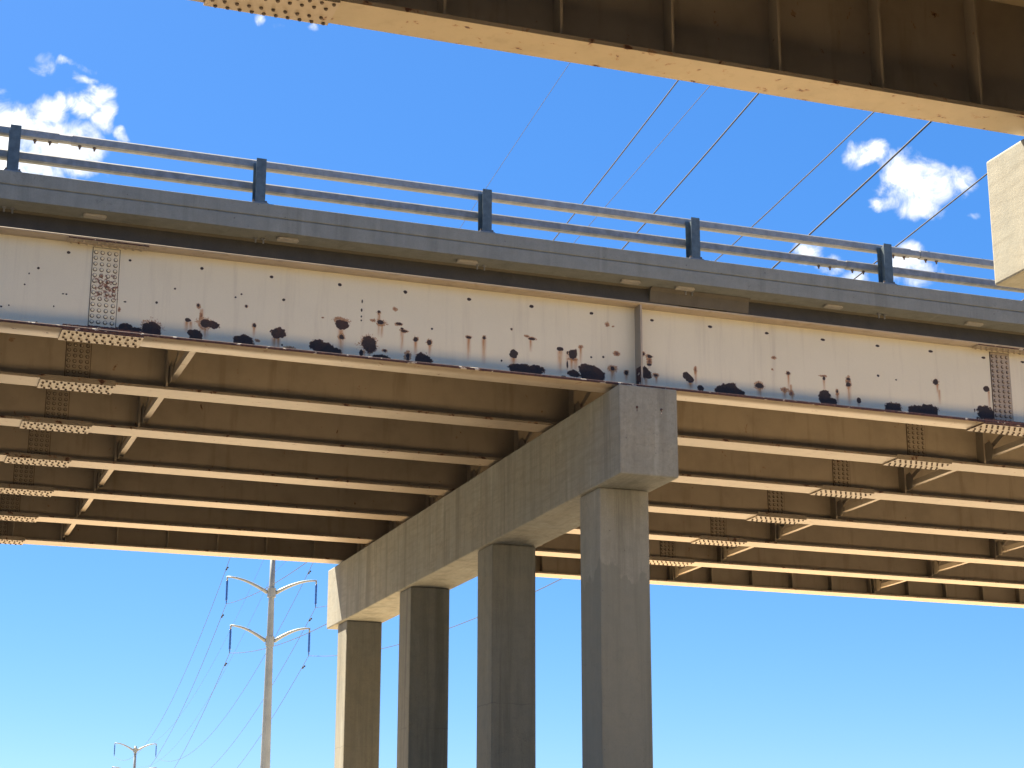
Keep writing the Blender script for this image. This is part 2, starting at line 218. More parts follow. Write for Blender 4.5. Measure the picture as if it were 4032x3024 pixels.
M=dict(paint=paint('cream_steel_paint',.1,.70,grime_shade=.2),paintc=paint('cream_flange_paint',.1,.67,grime_shade=.15),fascia=fascia_lit_paint(),edge=rust_edge(),edge2=paint('dirty_edge_paint',.1,.60,(.40,.31,.21),.2),plate=rusty_plate(),
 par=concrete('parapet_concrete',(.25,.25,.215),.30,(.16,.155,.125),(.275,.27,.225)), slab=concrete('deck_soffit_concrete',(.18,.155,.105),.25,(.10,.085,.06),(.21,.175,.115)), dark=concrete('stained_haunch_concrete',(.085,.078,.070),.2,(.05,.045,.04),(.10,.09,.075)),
 cap=concrete('pier_cap_concrete',(.30,.295,.245),.40,(.135,.125,.095),(.335,.305,.23),True), col=concrete('column_concrete',(.235,.228,.185),.45,(.13,.12,.09),(.27,.245,.175),False,None,None,4.6), col4=concrete('painted_over_column_concrete',(.30,.29,.235),.45,(.165,.15,.11),(.345,.31,.23),False,5.95,(.19,.188,.15),4.75),
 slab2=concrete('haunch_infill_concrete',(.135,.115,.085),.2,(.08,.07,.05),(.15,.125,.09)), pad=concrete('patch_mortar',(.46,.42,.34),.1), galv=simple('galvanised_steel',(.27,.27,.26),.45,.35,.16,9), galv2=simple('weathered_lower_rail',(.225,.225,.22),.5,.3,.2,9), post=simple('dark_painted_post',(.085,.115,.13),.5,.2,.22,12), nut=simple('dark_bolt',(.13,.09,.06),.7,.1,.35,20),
 pole=simple('galvanised_pole',(.25,.265,.24),.5,.25,.12,1.2), ins=simple('blue_insulator',(.025,.075,.26),.25,0,.1,8), wire=simple('aluminium_wire',(.022,.024,.03),.7,.0,.05,1), pale=simple('pale_fitting',(.62,.56,.42),.55,0,.1,20))
M['paintn']=paint('stained_flange_paint',.1,.632,(.47,.365,.22),.16); M['crev']=simple('grimy_bolt_edge',(.11,.065,.04),.8,0,.4,14); M['grime_shade']=paint('grimy_shaded_paint',.1,.70,(.45,.35,.24),.2)  # last one: plate paint taken darker to put shade on diagonals and gussets
def ground_mat():
    m,N,b=mat('dry_dirt_ground'); p=pos(N); a=N.noise(p,.05,6,.6); d=N.noise(p,1.2,8,.65)
    c=N.mix(N.ramp(a,.35,.65),GROUND_A,GROUND_B); c=N.mix(N.ramp(d,.4,.7,0,.35),c,(.30,.24,.16))
    N.put(b.inputs['Base Color'],c); b.inputs['Roughness'].default_value=.95; bump(N,b,d,.5,.05); return m
GROUND_A=(.57,.46,.31); GROUND_B=(.51,.41,.275)
# ------------------------------------------------------------------ ground
g=MB(False); n=72; cid=g.pt((0,0,0)); R1=[g.pt((60*math.cos(2*math.pi*k/n),60*math.sin(2*math.pi*k/n),0)) for k in range(n)]
R2=[g.pt((4000*math.cos(2*math.pi*k/n),4000*math.sin(2*math.pi*k/n),0)) for k in range(n)]
for k in range(n):
    j=(k+1)%n; g.face([cid,R1[k],R1[j]]); g.face([R1[k],R2[k],R2[j],R1[j]])
setp(g.build('ground',ground_mat()),kind='structure')
g=MB(False); g.box(ROX0,ROX1,-900,900,-.3,.004); setp(g.build('unseen_road',simple('unseen_road_surface',ROC,.85,0,.3,2)),kind='structure')  # unseen road strip, added dark to cut bounce light from the left
g=MB(False); g.box(-400,400,DARK_Y0,DARK_Y1,-.3,.008); setp(g.build('unseen_dark_sheet',simple('unseen_dark_surface',(.055,.052,.048),.85,0,.3,2)),kind='structure')  # unseen dark ground sheet, added to keep bounce light off the girder webs
# ------------------------------------------------------------------ girders
GY=[3.312+.3513*i for i in range(7)]; FW=.0334; WT=.0011; ZB=1.0; FT=.0054; ZT=1.1768; FT2=.0033
XA,XB=-3.2,6.2; XP=1.4655
SPL=[.399,2.3465]                                   # web splice centres
XS=[.399-1.9475,.399,2.3465,2.3465+1.9475]
def ibeam(mb,Y,x0,x1,fw,front=0,back=0,top=0,bot=0,edge=1,web=True):
    mb.box(x0,x1,Y-fw,Y+fw,ZB,ZB+FT,bot,dict(f=edge,k=edge,t=edge))
    mb.box(x0,x1,Y-fw,Y+fw,ZT,ZT+FT2,bot,dict(f=edge))
    if web: mb.box(x0,x1,Y-WT,Y+WT,ZB+FT,ZT,front)
def web_splice(mb,Y,xc,sides=(-1,),hw=.0242):
    for sd in sides:
        a=Y+sd*WT; b=a+sd*.0019; e=a+sd*.0005
        mb.box(xc-hw-.0013,xc+hw+.0013,min(a,e),max(a,e),ZB+FT+.0025,ZT-.0042,1)
        mb.box(xc-hw,xc+hw,min(a,b),max(a,b),ZB+FT+.004,ZT-.0055,0,dict(l=1,r=1,t=1,b=1))
        for c in (-.0192,-.0072,.0052,.0176):
            for r in range(14):
                z=ZT-.0145-r*.01125
                if z>ZB+FT+.008: mb.bolt((xc+c,b,z),(0,sd,0),.0041,.0004,1,8,.98); mb.bolt((xc+c,b,z),(0,sd,0),.0031,.0030,0,8,.6,1)
def flange_splice(parent,Y,xc,fw,mats,hw=.0735):
    """outer plate under the bottom flange, inner plates above it, plates under the top flange: each a part"""
    rows=[(.0115,0),(.0250,.006)]
    def xsr(o): return [xc-hw+.007+k*.0142+o for k in range(12) if xc-hw+.007+k*.0142+o<xc+hw-.003]
    b=MB(); b.box(xc-hw,xc+hw,Y-fw,Y+fw,ZB-.0032,ZB-.0002,0,dict(f=2,l=2))
    for sd in (-1,1):
        for yy,o in rows:
            for x in xsr(o): b.bolt((x,Y+sd*yy,ZB-.0032),(0,0,-1),.0024,.0026,1)
    b.build('flange_splice_plate',mats,parent)
    for sd in (-1,1):
        y0,y1=sorted((Y+sd*.0075,Y+sd*fw))
        b=MB(); b.box(xc-hw,xc+hw,y0,y1,ZB+FT+.0002,ZB+FT+.0030,0,dict(t=2,f=2,k=2))
        for yy,o in rows:
            for x in xsr(o): b.bolt((x,Y+sd*yy,ZB+FT+.003),(0,0,1),.0030,.0026,2)
        b.build('flange_splice_plate',mats,parent)
        b=MB(); b.box(xc-hw,xc+hw,y0,y1,ZT-.0030,ZT-.0002,0,dict(f=2))
        for yy,o in rows:
            for x in xsr(o): b.bolt((x,Y+sd*yy,ZT-.0030),(0,0,-1),.0030,.0028,0)
        b.build('flange_splice_plate',mats,parent)
def stiff(mb,Y,x,side,depth=.030,t=.0021,z0=ZB+FT,z1=ZT):
    y0,y1=sorted((Y+side*WT,Y+side*depth)); mb.box(x-t,x+t,y0,y1,z0,z1,0)
def flangecol(): return [M['paintc'],M['nut'],M['edge2']]

def make_overpass(GYs,root,tagx=''):
    pass
over=empty('overpass',(0,GY[0]*U,Z0+ZB*U),'long cream steel girder overpass with peeling rusty fascia and grey concrete parapet','overpass')
# --- fascia girder: dense sheet carrying the wear map on its outer face
x0f,x1f=.10,2.62; dx=.0011; nx=int((x1f-x0f)/dx)+1; nz=int((ZT-ZB-FT)/dx)+1
xs=np.linspace(x0f,x1f,nx); zs=np.linspace(ZB+FT,ZT,nz); X,Z=np.meshgrid(xs,zs)
Rm=np.zeros_like(X); Gm=np.zeros_like(X); Bm=np.zeros_like(X)
def splat(A,cx,cz,rx,rz,peak=1.,dome=False):
    rx=max(rx,.0016); rz=max(rz,.0016)
    i0,i1=np.searchsorted(xs,[cx-2.3*rx,cx+2.3*rx]); j0,j1=np.searchsorted(zs,[cz-2.3*rz,cz+2.3*rz])
    if i1<=i0 or j1<=j0: return
    if dome: j0=0
    dz=(Z[j0:j1,i0:i1]-cz)/rz
    if dome: dz=np.maximum(dz,0)
    r=np.sqrt(((X[j0:j1,i0:i1]-cx)/rx)**2+dz**2)
    A[j0:j1,i0:i1]=np.maximum(A[j0:j1,i0:i1],np.clip(peak*(1-.5*r),0,1))
for (cx,cz,rx,rz) in DARK: splat(Rm,cx,cz,rx*1.15,rz*1.13,1.,rx>.006 and cz-rz<ZB+FT+.007)
for (cx,cz,rx,rz) in ORANGE: splat(Gm,cx,cz,rx*1.3,rz*1.25,1.)
for (cx,z0,z1,hw) in STREAK:
    hw=max(hw*1.35,.0030); m_=np.exp(-((X-cx)/hw)**2*1.3)*np.clip((z0+.003-Z)/.004,0,1)*np.clip(1.15-(z0-Z)/max(z0-z1,.004),0,1)**.7
    Bm=np.maximum(Bm,np.where(Z<z0+.003,m_*1.0,0))
# a crust of lifted paint along the foot of the web
Bm=np.maximum(Bm,0)
low=np.clip(1-(Z-ZB-FT)/.006,0,1)*(.30+.32*np.sin(X*41)*np.sin(X*17+1)); Rm=np.maximum(Rm,np.clip(low,0,.62))
V=np.stack([X*U,np.full_like(X,(GY[0]-WT)*U),Z0+Z*U],-1).reshape(-1,3)
ii=np.arange(nx*nz).reshape(nz,nx); Q=np.stack([ii[:-1,:-1],ii[:-1,1:],ii[1:,1:],ii[1:,:-1]],-1).reshape(-1,4)
me=bpy.data.meshes.new('girder'); nv,nf=len(V),len(Q)
mb=MB(); Y=GY[0]
mb.box(XA,XB,Y-FW,Y+FW,ZB,ZB+FT,1,dict(f=2,t=2)); mb.box(XA,XB,Y-FW,Y+FW,ZT,ZT+FT2,3,dict(f=3))
mb.box(XA,x0f,Y-WT,Y+WT,ZB+FT,ZT,0); mb.box(x1f,XB,Y-WT,Y+WT,ZB+FT,ZT,0); mb.box(x0f,x1f,Y-WT+.0004,Y+WT,ZB+FT,ZT,3)
ev=np.array(mb.v); V2=np.concatenate([V,ev]); off=V-0
org=np.array(WL[over.name]); V2=V2-org
nfx=len(mb.f); me.vertices.add(len(V2)); me.vertices.foreach_set('co',V2.ravel())
loops=np.concatenate([Q.ravel(),(np.array(mb.f)+nv).ravel()]); me.loops.add(len(loops)); me.loops.foreach_set('vertex_index',loops.astype(np.int32))
me.polygons.add(nf+nfx); me.polygons.foreach_set('loop_start',(np.arange(nf+nfx)*4).astype(np.int32)); 
me.polygons.foreach_set('material_index',np.concatenate([np.zeros(nf,np.int32),np.array(mb.m,np.int32)]))
me.update(calc_edges=True); me.validate()
ca=me.color_attributes.new('wear','FLOAT_COLOR','POINT'); col=np.zeros((len(V2),4),np.float32); col[:nv,0]=Rm.ravel(); col[:nv,1]=Gm.ravel(); col[:nv,2]=Bm.ravel(); col[:,3]=1
ca.data.foreach_set('color',col.ravel())
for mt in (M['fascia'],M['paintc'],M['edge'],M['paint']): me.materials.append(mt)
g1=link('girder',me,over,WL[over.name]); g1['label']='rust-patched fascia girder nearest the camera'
for xc,mt in zip(XS,(M['paint'],M['plate'],M['paint'],M['paint'])):
    b=MB(); web_splice(b,Y,xc); b.build('web_splice_plate',[mt,M['crev']],g1)
for xc in XS:
    flange_splice(g1,Y,xc,FW,[M['paintc'],M['nut'],M['edge']])
b=MB(); stiff(b,Y,1.4715,-1,.0300,.0019); b.box(1.4715-.0022,1.4715-.0019,Y-.0285,Y-.006,ZB+FT,ZB+.046,1); b.build('bearing_stiffener',[M['paint'],M['edge']],g1)
b=MB(); stiff(b,Y,1.4715,1); b.build('bearing_stiffener',M['paint'],g1)
# --- plain inner girders
def inner_girder(Y,parent):
    b=MB(); ibeam(b,Y,XA,XB,FW,0,0,0,1,2); go=b.build('girder',[M['paint'],M['paintc'],M['edge2']],parent,(0,Y*U,Z0+ZB*U))
    for xc in XS:
        b=MB(); web_splice(b,Y,xc); b.build('web_splice_plate',[M['grime_shade'],M['crev']],go)
        flange_splice(go,Y,xc,FW,[M['paintc'],M['nut'],M['edge2']])
    for x in (.575,XP,2.515,3.26,4.02,-.32):
        for sd in (-1,1):
            b=MB(); stiff(b,Y,x,sd); b.build('connection_stiffener',M['paint'],go)
    return go
g2=inner_girder(GY[1],over); gs=[g1,g2]
for i in range(2,7): gs.append(copy_tree(g2,over,(0,(GY[i]-GY[1])*U,0)))
# far fascia: stiffened along its whole length
def stiffener_row(go,Y,xstart,x0,x1,side):
    b=MB(); stiff(b,Y,xstart,side,.0250,.0016); first=b.build('intermediate_stiffener',M['paint'],go,w(xstart,Y,ZB)); k=1
    while xstart+.1478*k<x1: copy_tree(first,go,(.1478*k*U,0,0)); k+=1
    k=1
    while xstart-.1478*k>x0: copy_tree(first,go,(-.1478*k*U,0,0)); k+=1
gs[6]['label']='far fascia girder with a row of stiffeners'
stiffener_row(gs[6],GY[6],.735,-.8,4.4,-1)
# --- cross frames between neighbouring girders
def cross_frame(x,Ya,Yb,parent):
    r=MB(); o=w(x,Ya,ZB); zc=1.0225
    r.prism([(x-.0009+.0,zc),(x+.0115,zc),(x+.0115,zc+.0011),(x+.0002,zc+.0011),(x+.0002,zc+.0135),(x-.0009,zc+.0135)],Ya+.012,Yb-.012,0,'y')
    fo=r.build('cross_frame',[M['paintc']],parent,o)
    t=MB(); zt=1.158; t.prism([(x,zt),(x+.0135,zt),(x+.0135,zt+.0011),(x+.0011,zt+.0011),(x+.0011,zt+.0135),(x,zt+.0135)],Ya+.012,Yb-.012,0,'y'); t.build('top_chord',M['paint'],fo,o)
    for a,b_ in ((Ya+.03,Yb-.03),(Yb-.03,Ya+.03)):
        d=MB(); dz=.0065; yy=.0; q=[(a,zc+.016),(b_,zt-.004)]
        P=[d.pt((x+xx,y,z+s)) for (y,z) in q for xx,s in((-.0021 if a<b_ else .0016,-dz),(-.0021 if a<b_ else .0016,dz),(-.0010 if a<b_ else .0027,dz),(-.0010 if a<b_ else .0027,-dz))]
        for k in range(4): d.face([P[k],P[(k+1)%4],P[4+(k+1)%4],P[4+k]])
        d.face(P[:4]); d.face(P[4:]); d.build('diagonal',M['grime_shade'],fo,o)
    for yb,sg in ((Ya+WT,1),(Yb-WT,-1)):
        gp=MB(); y=yb+sg*.008; gp.prism([(y,1.014),(y+sg*.045,1.014),(y+sg*.052,1.040),(y+sg*.038,1.058),(y,1.052)],x-.0034,x-.0022,0,'x'); gp.build('gusset_plate',M['grime_shade'],fo,o)
    return fo
base=None
for x in (.5825,2.522,3.267,4.03,-.31):
    for i in range(6):
        if base is None: base=cross_frame(x,GY[0],GY[1],over); bx=x
        else: copy_tree(base,over,((x-bx)*U,(GY[i]-GY[0])*U,0))
for i in range(6): copy_tree(base,over,((XP+.006-bx)*U,(GY[i]-GY[0])*U,0))
# --- deck, parapets, haunches
YF=3.2224; YB_=GY[6]+(GY[0]-YF); SZ=1.213
def edgeprof(s,Yf):      # parapet cross section; s=+1 front faces -Y
    return [(Yf,SZ),(Yf,1.2392),(Yf+s*.0026,1.2405),(Yf+s*.0026,1.2418),(Yf,1.2430),(Yf,1.2665),(Yf+s*.0012,1.2677),(Yf+s*.046,1.2677),(Yf+s*.050,1.25),(Yf+s*.055,1.2391),(Yf+s*.055,SZ+.001)]
def parapet(parent,s,Yf):
    x0=XA-.004; ny=0; b=MB(); pr=edgeprof(s,Yf); xx=[XA+ (XB-XA)*k/120 for k in range(121)]
    rings=[[b.pt((x,y,z+ (random.uniform(-.0006,.0007) if j==0 else 0))) for j,(y,z) in enumerate(pr)] for x in xx]
    for p,q in zip(rings,rings[1:]):
        for k in range(len(pr)): b.face([p[k],p[(k+1)%len(pr)],q[(k+1)%len(pr)],q[k]])
    b.face(rings[0]); b.face(rings[-1]); return b.build('parapet',M['par'],parent)
def decking(parent,Ya,Yb):
    b=MB(); b.box(XA,XB,Ya+.0555,Yb-.0555,SZ+.0014,1.239); b.box(XA,XB,Ya+.0552,Ya+.0920,SZ+.0002,SZ+.0012); return b.build('deck',M['slab'],parent)
parapet(over,1,YF); parapet(over,-1,YB_); decking(over,YF,YB_)
def haunch(parent,Y,s,dark,segs):
    for a,b_,mt in segs:
        b=MB(); m_=[]; n=5
        front=[]
        yb=Y+s*.030; ytop=Y-s*.0215; ybot=Y-s*.0322
        if mt=='dark':
            xs_=[a,a+.02,a+.05]+[b_-.05,b_-.02,b_]
            zt_=[1.1835,1.200,SZ]+[SZ,1.200,1.1835]
            if a<=XA+.01: zt_[:3]=[SZ]*3
            if b_>=XB-.01: zt_[3:]=[SZ]*3
            A=[b.pt((x,ybot,ZT+FT2+.0002)) for x in xs_]; B=[b.pt((x,ybot+(ytop-ybot)*(z-1.1803)/(SZ-1.1803),z)) for x,z in zip(xs_,zt_)]
            D=[b.pt((x,yb,z)) for x,z in zip(xs_,zt_)]; E=[b.pt((x,yb,ZT+FT2+.0002)) for x in xs_]
            for p,q in((A,B),(B,D),(D,E),(E,A)):
                for k in range(5): b.face([p[k],p[k+1],q[k+1],q[k]])
            b.face([A[0],B[0],D[0],E[0]]); b.face([A[5],B[5],D[5],E[5]])
            b.build('haunch',M['dark'],parent)
        else:
            z0=ZT+FT2+.0036
            pr=[(ybot-s*.0006,z0),(ybot-s*.0012,z0+.004),(ybot-s*.004,SZ-.006),(ybot-s*.013,SZ-.0003),(yb,SZ-.0002),(yb,z0)]
            pr=[(y,z) for y,z in pr]; b.prism(pr,a,b_,0,'x'); b.build('haunch',M['slab2'],parent,bevel=.004)
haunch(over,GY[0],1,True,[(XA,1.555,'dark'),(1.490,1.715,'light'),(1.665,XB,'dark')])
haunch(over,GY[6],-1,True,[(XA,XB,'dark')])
# soffit of the overhang: mortar pads and threaded anchor ends under each rail post
def soffit_bits(parent):
    b=MB(); x=.366; b.prism([(x-.0205,3.2475),(x-.017,3.2440),(x+.018,3.2440),(x+.0215,3.2480),(x+.0205,3.2600),(x-.0185,3.2600)],SZ-.0042,SZ+.0003,0,'z'); pad=b.build('mortar_patch',M['pad'],parent,w(x,3.252,SZ),bevel=.006)
    for xx in (.727,1.086,1.435,1.556,1.900,2.246,2.6,.0): copy_tree(pad,parent,((xx-x)*U,0,0))
    b=MB(); x=.676
    b.bolt((x-.007,3.266,SZ+.0008),(0,0,-1),.0018,.0105,0,8,.9); b.bolt((x-.007,3.266,SZ+.0008),(0,0,-1),.0042,.0030,0,6,.95); b.box(x-.0105,x-.0035,3.262,3.270,SZ-.0012,SZ+.0004)
    an=b.build('anchor_bolt',M['galv'],parent,w(x-.007,3.266,SZ))
    copy_tree(an,parent,(.0150*U,0,0))
    for k in (0,2,3,4,5,-1):
        xc=.2134+.4531*k
        for d in (-.007,.008): copy_tree(an,parent,((xc+d-(x-.007))*U,random.uniform(-.002,.002)*U,0))
soffit_bits(over)
# ------------------------------------------------------------------ railing on the parapet
rail=empty('bridge_railing',w(XA,3.2415,1.2677),'grey metal bridge railing with two horizontal rails on dark posts along the parapet','railing')
def post(x):
    o=w(x,3.2415,1.2677); b=MB(); yf,yk=3.2268,3.2560; h=.0096; t=.0016; z0,z1=1.2700,1.3590
    b.box(x-h,x+h,yf,yf+t,z0,z1); b.box(x-h,x+h,yk-t,yk,z0,z1); b.box(x-.0009,x+.0009,yf+t,yk-t,z0,z1-.0005)
    p=b.build('post',M['post'],rail,o,bevel=.004)
    b=MB(); b.box(x-.0155,x+.0155,3.2245,3.2620,1.2678,1.2700); 
    for ax in (-.0118,.0118):
        for ay in (3.2288,3.2580): b.bolt((x+ax,ay,1.2700),(0,0,1),.0021,.0045,1,6,.9)
    b.build('base_plate',[M['galv2'],M['nut']],p,o); return p
p0=post(.2134)
for k in list(range(-7,0))+list(range(1,13)): copy_tree(p0,rail,(.4531*k*U,0,0))
SLV={'top':[-1.5,.305,2.115,3.92],'low':[-1.7,-.06,1.931,3.74]}
for nm,zt,mt in (('top',1.3685,'galv'),('low',1.3225,'galv2')):
    zb=zt-.0185; y0,y1=3.2575,3.2720; ends=[XA]+SLV[nm]+[XB]; r=.003
    prof=[(y0+r,zb),(y0,zb+r),(y0,zt-r),(y0+r,zt),(y1-r,zt),(y1,zt-r),(y1,zb+r),(y1-r,zb)]
    for a,b_ in zip(ends,ends[1:]):
        b=MB(); b.prism(prof,a+(.012 if a>XA else 0),b_-(.012 if b_<XB else 0),0,'x'); seg=b.build('%s_rail'%('top' if nm=='top' else 'lower'),M[mt],rail)
        if b_<XB:
            b=MB(); b.prism([(y,zb+(z-zb)*.84+.0015) for y,z in [( (y0+y1)/2+(yy-(y0+y1)/2)*.84,z) for yy,z in prof]],b_-.03,b_+.03,0,'x'); b.build('splice_sleeve',M[mt],seg)
            for dxx in (-.054,-.027,.027,.054):
                b=MB(); b.bolt((b_+dxx,y0+.006,zb),(0,0,-1),.0034,.0030,0,6,.95); b.bolt((b_+dxx,y0+.006,zb-.003),(0,0,-1),.0019,.0042,0,6,.9); b.build('splice_bolt',M['nut'],seg)
# ------------------------------------------------------------------ pier
PX0,PX1,PY0,PY1,PZT,PZB=1.4025,1.5286,3.2406,5.527,.9908,.8093
pier=empty('bridge_pier',w(XP,(PY0+PY1)/2,-.2346),'grey concrete pier of four square columns under a long cap beam','bridge pier')
def pier_cap():
    b=MB(); b.box(PX0,PX1,PY0,PY1,PZB,PZT); c=b.build('pier_cap',M['cap'],pier,bevel=.022)
    return c
capo=pier_cap()
for k,(xx,zz) in enumerate(((1.4405,.9465),(1.4935,.9455))):
    b=MB(); b.bolt((xx,PY0,zz),(0,-1,0),.0026,.0018,0,8); b.box(xx-.0006,xx+.0006,PY0-.0004,PY0+.001,zz-.009,zz); b.build('form_tie_stub',M['edge'],capo)
def column(yf,mt):
    o=w(XP,yf+.0531,-.2346); b=MB(); b.box(1.4112,1.5200,yf,yf+.1062,-.2346,PZB-.0004); return b.build('column',mt,pier,o,bevel=.028)
column(3.368,M['col4'])
c0=column(4.018,M['col'])
for yf in (4.667,5.317): copy_tree(c0,pier,(0,(yf-4.018)*U,0))
b=MB(); b.box(XP-.028,XP+.028,GY[0]-.026,GY[0]+.026,PZT+.0002,ZB-.0002); bear=b.build('bearing',M['edge2'],pier,w(XP,GY[0],PZT))
for i in range(1,7): copy_tree(bear,pier,(0,(GY[i]-GY[0])*U,0))
# ------------------------------------------------------------------ twin overpass over the camera
NY=[1.912-.3513*i for i in range(7)]; NFW=.0294
near=empty('overpass',(0,NY[0]*U,Z0+ZB*U),'dark steel overpass crossing the top right corner overhead, with closely stiffened girder','overpass')
b=MB(); ibeam(b,NY[0],XA,XB,NFW,0,0,0,1,2); n1=b.build('girder',[M['paint'],M['paintn'],M['edge2']],near)
for xc in XS:
    b=MB(); web_splice(b,NY[0],xc); b.build('web_splice_plate',[M['grime_shade'],M['crev']],n1)
    flange_splice(n1,NY[0],xc,NFW*1.03,[M['paintc'],M['nut'],M['edge2']])
stiffener_row(n1,NY[0],.748,.5,4.4,-1)
b=MB(); b.tube([w(0,0,0)*0+Vector((.578,NY[0]-.006,1.0095)),Vector((.5905,NY[0]-.007,1.0115))],.0052,8); b.box(.574,.590,NY[0]-.013,NY[0]-WT,1.0045,1.0065); b.build('pale_fitting',M['pale'],n1)
prev=None
for i in range(1,7):
    if prev is None:
        b=MB(); ibeam(b,NY[i],XA,XB,NFW,0,0,0,1,2); prev=b.build('girder',[M['paint'],M['paintc'],M['edge2']],near,w(0,NY[i],ZB))
    else: copy_tree(prev,near,(0,(NY[i]-NY[1])*U,0))
NYB=NY[0]+(GY[0]-YF); NYF=NY[6]-(GY[0]-YF)
parapet(near,1,NYF); parapet(near,-1,NYB); decking(near,NYF,NYB)
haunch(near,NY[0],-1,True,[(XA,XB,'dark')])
npier=copy_tree(pier,None,(.028*U,(2.017-PY1)*U,0))
npier['label']='sunlit tan concrete pier cap at the right edge under the overhead overpass'; pier['group']=npier['group']='concrete bridge piers'
over['group']=near['group']='twin steel overpasses'
# ------------------------------------------------------------------ transmission line
def tpole(name,loc,label):
    o=empty(name,loc,label,'utility pole','transmission poles'); L=Vector(loc)
    b=MB(False); b.tube([L+Vector((0,0,z)) for z in (0,7.6,14,19,20.6+1.6+.5)],[.42,.31,.235,.175,.15],16); b.build('pole',M['pole'],o)
    ang=math.atan2(-.0923,1.0)          # arms square to the line
    ux=Vector((math.cos(ang),math.sin(ang),0))
    for zt,al in ((14.85,2.08),(17.72,2.40),(20.60,2.25)):
        h=zt+1.6
        b=MB(False); b.tube([L+Vector((0,0,h-.27)),L+Vector((0,0,h+.27))],[.25,.27] if False else .26,10,0,True,False); b.build('arm_collar',M['pole'],o)
        for s in (-1,1):
            pts=[];rad=[]
            for t in np.linspace(0,1,9):
                pts.append(L+ux*(s*(.25+al*t))+Vector((0,0,h+ .86*math.sin(t*math.pi*.5)**.95 -.02*t))); rad.append(.115-.065*t)
            b=MB(False); b.tube(pts,rad,8); tip=pts[-1]; b.tube([tip+Vector((0,0,.03)),tip+Vector((0,0,-.22))],.05,6); b.build('arm',M['pole'],o)
            b=MB(False); n=15; zz=np.linspace(-.22,-1.42,n*2+1); pp=[tip+Vector((0,0,z)) for z in zz]; rr=[.035 if k%2==0 else .085 for k in range(n*2+1)]
            b.tube(pp,rr,8); b.tube([tip+Vector((0,0,-1.42)),tip+Vector((0,0,-1.62))],.03,6); b.build('insulator',M['ins'],o)
    return o
P1=Vector((23.85,107.4,0)); P2=Vector((35.35,232.3,-2.65))
tpole('transmission_pole',P1,'tall pale steel transmission pole with curved double arms left of the pier')
tpole('transmission_pole',P2,'small distant transmission pole at the bottom left with only its curved arms showing')
ang=math.atan2(-.0923,1.0); ux=Vector((math.cos(ang),math.sin(ang),0))
P0=P1-(P2-P1); P0.z=0.
def para(a,b,sag,n=40): return [a.lerp(b,t)-Vector((0,0,4*sag*t*(1-t))) for t in np.linspace(0,1,n)]
def solve(a,b,c,tY,tz):     # sag so that the span passes height tz (above camera) at distance tY
    t=(tY-a.y)/(b.y-a.y); z=a.z+(b.z-a.z)*t; return (z-(tz+1.6))/(4*t*(1-t))
spec=[(-1,20.60,33,15.2,'upper left'),(-1,17.72,29,13.0,'middle left'),(-1,14.85,22.5,10.3,'lower left'),(1,20.60,36,15.9,'upper right'),(1,17.72,30,12.9,'middle right'),(1,14.85,30,9.9,'lower right')]
AL={14.85:2.33,17.72:2.65,20.60:2.5}
for s,zt,tY,tz,nm in spec:
    zz=zt+1.6+.84-1.62; a=P1+ux*s*AL[zt]+Vector((0,0,zz)); b0=P0+ux*s*AL[zt]+Vector((0,0,zz-.6)); b2=P2+ux*s*AL[zt]+Vector((0,0,zz))
    sg=solve(b0,a,0,tY,tz); b=MB(False); b.tube(para(b0,a,sg)+para(a,b2,4.3)[1:],.015,5)
    wo=b.build('power_line',M['wire']); setp(wo,'dark power line hung from the %s insulator of the tall transmission pole'%nm,'power line','power lines of the transmission pole')
    WL[wo.name]=Vector((0,0,0))
    q=para(a,b2,4.3,200)
    dpt=q[3]; b=MB(False); b.tube([dpt+Vector((0,-.25,-.12)),dpt+Vector((0,-.12,-.12))],.055,6); b.tube([dpt+Vector((0,.12,-.16)),dpt+Vector((0,.25,-.18))],.055,6); b.tube([dpt+Vector((0,-.2,-.12)),dpt+Vector((0,.2,-.16))],.015,5); b.build('vibration_damper',M['wire'],wo)
for z1,z2,tY,tz,c,lab in ((22.7,22.7,50,23.2,0,'faint thin shield wire strung from the very top of the transmission pole'),(20.4,20.4,39,17.6,0,'faint thin cable strung just below the top arms of the transmission pole')):
    a=P1+Vector((0,0,z1)); b0=P0+Vector((0,0,z1-.6)); b2=P2+Vector((0,0,z2)); sg=solve(b0,a,0,tY,tz)
    b=MB(False); b.tube(para(b0,a,sg)+para(a,b2,3.6)[1:],.008,5); setp(b.build('power_line',M['wire']),lab,'power line','power lines of the transmission pole')
# ------------------------------------------------------------------ sky, sun, camera
SUN=Vector((SUNX,.57,1.0)).normalized()
el=math.asin(SUN.z); az=math.atan2(SUN.x,SUN.y)
sd=bpy.data.lights.new('sun','SUN'); sd.energy=SUNE; sd.angle=math.radians(.5); sd.color=(1,.888,.71)
so=bpy.data.objects.new('sun',sd); C.objects.link(so); so.rotation_euler=(-SUN).to_track_quat('-Z','Y').to_euler()
wd=bpy.data.worlds.new('World'); bpy.context.scene.world=wd; wd.use_nodes=True; N=NT(wd.node_tree); bg=wd.node_tree.nodes['Background']
sky=N.n('ShaderNodeTexSky',sky_type='NISHITA'); sky.sun_disc=False; sky.sun_elevation=el; sky.sun_rotation=az; sky.air_density=AIR; sky.dust_density=DUST; sky.ozone_density=OZ; sky.altitude=300
dirv=N.n('ShaderNodeTexCoord').outputs['Generated']; nrm=N.n('ShaderNodeVectorMath',operation='NORMALIZE'); N.put(nrm.inputs[0],dirv); dv=nrm.outputs[0]
wob=N.n('ShaderNodeTexNoise'); N.put(wob.inputs['Vector'],dv); wob.inputs['Scale'].default_value=32; wob.inputs['Detail'].default_value=4
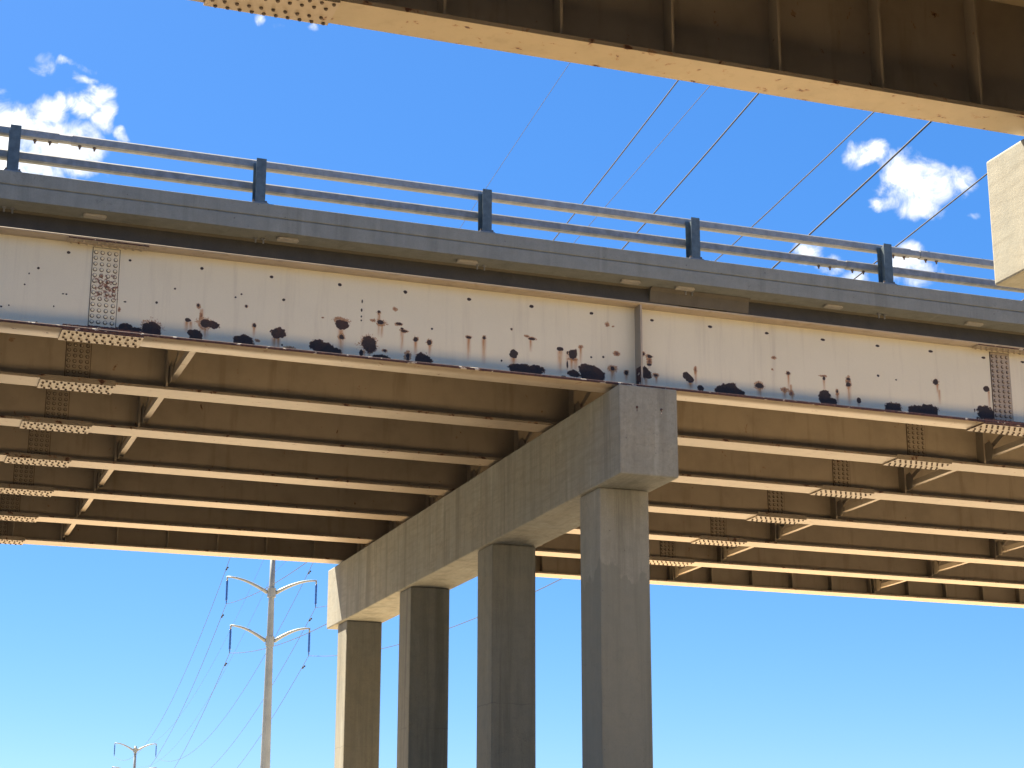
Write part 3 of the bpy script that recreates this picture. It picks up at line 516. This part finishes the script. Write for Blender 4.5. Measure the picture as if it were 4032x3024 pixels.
wv=N.n('ShaderNodeVectorMath',operation='MULTIPLY_ADD'); N.put(wv.inputs[0],wob.outputs['Color']); wv.inputs[1].default_value=(.022,.022,.022); 
sh=N.n('ShaderNodeVectorMath',operation='SUBTRACT'); N.put(sh.inputs[0],dv); sh.inputs[1].default_value=(.011,.011,.011); N.put(wv.inputs[2],sh.outputs[0])
acc=None
for a_,e_,sa,sb,wt in CLOUDS:
    a_,e_=math.radians(a_),math.radians(e_)
    c=Vector((math.sin(a_)*math.cos(e_),math.cos(a_)*math.cos(e_),math.sin(e_))); u=Vector((math.cos(a_),-math.sin(a_),0)); v=c.cross(u)*-1
    def dot(vec):
        nd=N.n('ShaderNodeVectorMath',operation='DOT_PRODUCT'); N.put(nd.inputs[0],wv.outputs[0]); nd.inputs[1].default_value=vec; return nd.outputs['Value']
    A=N.math('MULTIPLY',dot(u),1/math.radians(sa)); ub=c.dot(u)
    B=N.math('MULTIPLY',N.math('SUBTRACT',dot(v),0.),1/math.radians(sb))
    r2=N.math('ADD',N.math('MULTIPLY',A,A),N.math('MULTIPLY',B,B)); bl=N.math('MULTIPLY',N.math('SUBTRACT',1.,N.math('MULTIPLY',r2,.5)),wt)
    bl=N.math('MULTIPLY',bl,N.math('GREATER_THAN',dot(c),.5))
    acc=bl if acc is None else N.math('MAXIMUM',acc,bl)
f1=N.noise(dv,62,9,.62,.5); f2=N.noise(dv,24,5,.6)
den=N.math('ADD',N.math('MAXIMUM',acc,-1.),N.math('MULTIPLY',N.math('SUBTRACT',f1,.5),1.75)); den=N.math('ADD',den,N.math('MULTIPLY',N.math('SUBTRACT',f2,.5),.25))
cov=N.ramp(den,.30,1.02); thick=N.ramp(N.math('ADD',den,N.math('MULTIPLY',N.math('SUBTRACT',f2,.5),.9)),.6,1.25)
cc=N.mix(thick,tuple(x*CLOUDL*.62 for x in (.93,.98,1.06)),tuple(x*CLOUDL for x in (1,1,1)))
hs=N.n('ShaderNodeHueSaturation'); N.put(hs.inputs['Color'],sky.outputs[0]); hs.inputs['Saturation'].default_value=SKYSAT; hs.inputs['Hue'].default_value=SKYHUE; hs.inputs['Value'].default_value=SKYV
skm=N.mix(SKYMIX,hs.outputs[0],SKYC)
skc=N.mix(cov,skm,cc); N.put(bg.inputs['Color'],skc); bg.inputs['Strength'].default_value=SKYS
cd=bpy.data.cameras.new('camera'); co=bpy.data.objects.new('camera',cd); C.objects.link(co)
cd.sensor_fit='HORIZONTAL'; cd.sensor_width=36; cd.lens=CAMF/4032*36; cd.clip_start=.1; cd.clip_end=12000
yw,pt_,rl=[math.radians(v) for v in CAMR]
fv=Vector((math.sin(yw)*math.cos(pt_),math.cos(yw)*math.cos(pt_),math.sin(pt_))); rv=Vector((math.cos(yw),-math.sin(yw),0)); uv=rv.cross(fv)
r_=rv*math.cos(rl)+uv*math.sin(rl); u_=uv*math.cos(rl)-rv*math.sin(rl)
co.matrix_world=Matrix(((r_.x,u_.x,-fv.x,0),(r_.y,u_.y,-fv.y,0),(r_.z,u_.z,-fv.z,Z0),(0,0,0,1)))
sc=bpy.context.scene; sc.camera=co; sc.render.engine='CYCLES'
sc.view_settings.view_transform='Standard'; sc.view_settings.look='None'; sc.view_settings.exposure=EXPO; sc.view_settings.gamma=1
sc.cycles.max_bounces=8; sc.cycles.diffuse_bounces=DB
sc.render.resolution_x=1024; sc.render.resolution_y=768
